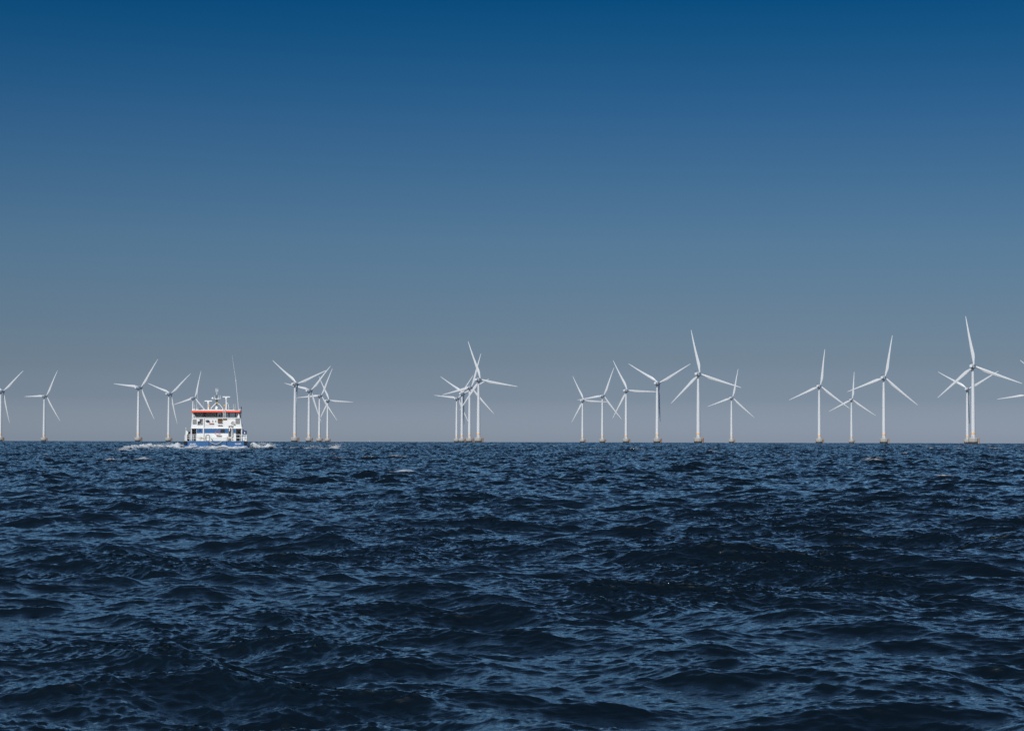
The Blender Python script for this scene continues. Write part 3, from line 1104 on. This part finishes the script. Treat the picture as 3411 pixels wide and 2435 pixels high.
_t.links.new(_a.outputs['Fac'], _ad.inputs[1])
_t.links.new(_ad.outputs[0], _r.inputs[0])
_t.links.new(_r.outputs[0], _b.inputs['Alpha'])


def foam_mesh(name, ridges, spray, seed):
    """ridges: (polyline, half width, height, cover); heaped, lumpy foam following each line, plus spray lumps"""
    rng = np.random.default_rng(seed)
    V, F, A = [], [], []
    for pts, hw, hgt, cov in ridges:
        pts = np.array(pts, dtype=float)
        L = np.concatenate([[0], np.cumsum(np.hypot(*np.diff(pts, axis=0).T))])
        n = max(int(L[-1] / .16), 8)
        mcols = max(int(hw * 2 / .16), 8)
        s = np.linspace(0, L[-1], n)
        cx, cy = np.interp(s, L, pts[:, 0]), np.interp(s, L, pts[:, 1])
        tx, ty = np.gradient(cx), np.gradient(cy)
        ln = np.hypot(tx, ty)
        tx, ty = tx / ln, ty / ln
        w = np.linspace(-1, 1, mcols)
        X = cx[:, None] + ty[:, None] * w[None] * hw
        Y = cy[:, None] - tx[:, None] * w[None] * hw
        e = np.interp(s, L, hgt)[:, None] * np.ones_like(X)
        lump = .35 + .9 * vnoise(X, Y, 1.5, seed) * (.5 + vnoise(X, Y, .55, seed + 1)) + .35 * (vnoise(X, Y, .24, seed + 2) - .5)
        prof = np.clip(1 - np.abs(w)[None] ** 1.6, 0, 1)
        Hs, DX, DY = sea(X, Y, fine=False)
        Z = Hs + e * prof * lump - .03
        cvr = np.interp(s, L, cov)[:, None] * (.25 + .75 * prof) * (.65 + .5 * vnoise(X, Y, .9, seed + 5))
        b0 = len(V)
        for q in np.stack([X, Y, Z], -1).reshape(-1, 3):
            V.append(tuple(q))
        A += list(cvr.ravel())
        for i in range(n - 1):
            for j in range(mcols - 1):
                a = b0 + i * mcols + j
                F.append((a, a + 1, a + mcols + 1, a + mcols))
    # spray: little tetra lumps thrown up along the ridges
    tet = np.array([(1, 1, 1), (1, -1, -1), (-1, 1, -1), (-1, -1, 1)]) / 1.73
    for (cx, cy, cz, sx, sy, sz, cnt, rad) in spray:
        for _ in range(cnt):
            p = np.array([cx, cy, cz]) + rng.normal(size=3) * (sx, sy, sz)
            if p[2] < cz - sz * .5:
                p[2] = cz + abs(p[2] - cz) * .5
            r = rad * rng.uniform(.4, 1.3)
            ax = rng.normal(size=(3, 3))
            qm, _r2 = np.linalg.qr(ax)
            b0 = len(V)
            for v in tet:
                V.append(tuple(p + qm @ v * r))
            A += [1.5] * 4
            F += [(b0, b0 + 1, b0 + 2), (b0, b0 + 3, b0 + 1), (b0, b0 + 2, b0 + 3), (b0 + 1, b0 + 3, b0 + 2)]
    me = bpy.data.meshes.new(name)
    me.from_pydata(V, [], F)
    me.polygons.foreach_set('use_smooth', [len(f) == 4 for f in F])
    at = me.attributes.new('cover', 'FLOAT', 'POINT')
    at.data.foreach_set('value', np.array(A, dtype=np.float32))
    me.materials.append(M_foam)
    o = bpy.data.objects.new(name, me)
    C.objects.link(o)
    return o


ridges = [
    # stern wash behind both hulls
    ([(-58.6, 377.6), (-55.5, 377.0), (-53.0, 376.8), (-50.0, 377.0), (-46.8, 377.8)], 1.6, [.44, .44, .72, .70, .55], [.62, .66, .78, .74, .6]),
    ([(-57.0, 373.5), (-52.0, 373.0), (-47.5, 374.0)], 2.2, [.25, .32, .2], [.45, .6, .42]),
    ([(-55.0, 367.0), (-51.0, 366.0), (-47.0, 368.0)], 3.0, [.12, .16, .1], [.28, .38, .25]),
    # port wash
    ([(-58.4, 384), (-59.6, 379), (-62.2, 374.5), (-64.0, 366)], 1.7, [.9, 1.05, .85, .35], [.8, .78, .66, .4]),
    ([(-62.0, 374.0), (-62.5, 356), (-60.0, 335), (-54.5, 300), (-47.5, 260)], 1.9, [.85, .7, .5, .35, .2], [.68, .60, .50, .42, .32]),
    # starboard wash
    ([(-46.8, 385), (-45.4, 379.5), (-43.2, 377), (-41.4, 374)], 1.6, [.9, 1.05, 1.0, .3], [.8, .78, .72, .4]),
    ([(-41.4, 374), (-37.0, 370), (-33.0, 366), (-28.5, 352)], 1.5, [.45, .5, .4, .3], [.56, .52, .46, .42]),
    ([(-56.0, 362.0), (-49.0, 352.0), (-44.0, 356.0)], 3.5, [.2, .25, .15], [.36, .42, .34]),
    ([(-49.0, 335.0), (-42.0, 322.0)], 4.0, [.15, .2], [.3, .36]),
]
spray = [(-60.3, 378, .75, .9, .6, .20, 260, .045), (-62.3, 375, .65, 1.1, .6, .17, 220, .042), (-44.0, 377.5, .85, .9, .5, .24, 320, .045),
         (-42.4, 376, .7, .6, .5, .18, 160, .042), (-52.5, 376.6, .42, 2.6, .5, .10, 330, .04), (-34.0, 367, .45, .8, .5, .18, 110, .042)]
wf = foam_mesh('wake_foam', ridges, spray, 41)
tag(wf, 'white churned wake foam spreading round the stern of the ship', 'foam', kind='stuff')
sp = foam_mesh('wave_splash', [([(-29.6, 347), (-28.4, 346), (-27.0, 345.5)], 1.0, [.3, .75, .25], [.55, .68, .45])],
               [(-28.5, 346, .55, .55, .4, .30, 300, .042)], 77)
tag(sp, 'small white burst of spray on the water right of the ship', 'foam', kind='stuff')

# ------------------------------------------------------------------ far sail on the horizon
sb = empty('sailing_boat', (-634.0, 9500.0, -7.1), R(60))
tag(sb, 'tiny pale sailing boat far off on the horizon, left of the central turbines', 'sailing boat')
MB().prism([(-.9, -.3), (.9, -.3), (1.2, .9), (-1.2, .9)], -4.5, 4.5, None).build('hull', M_white, sb)
g = MB()
g.tube([(0, .5, .9), (0, .5, 12.5)], .08)
g.build('mast', M_grey, sb)
g = MB()
g.prism([(-.03, 1.6), (.03, 1.6), (.03, 11.5), (-.03, 11.5)], -.0, .4)
b2 = g.bm
a = [b2.verts.new(p) for p in ((.05, .4, 1.8), (.05, -4.0, 1.9), (.05, .4, 12.0), (.12, -1.8, 6.5))]
b2.faces.new((a[0], a[1], a[3], a[2]))
g.build('mainsail', mat('faint_grey_sail', (.42, .43, .45), .8, .2), sb)  # sail colour greyed down so it looks faint at this distance
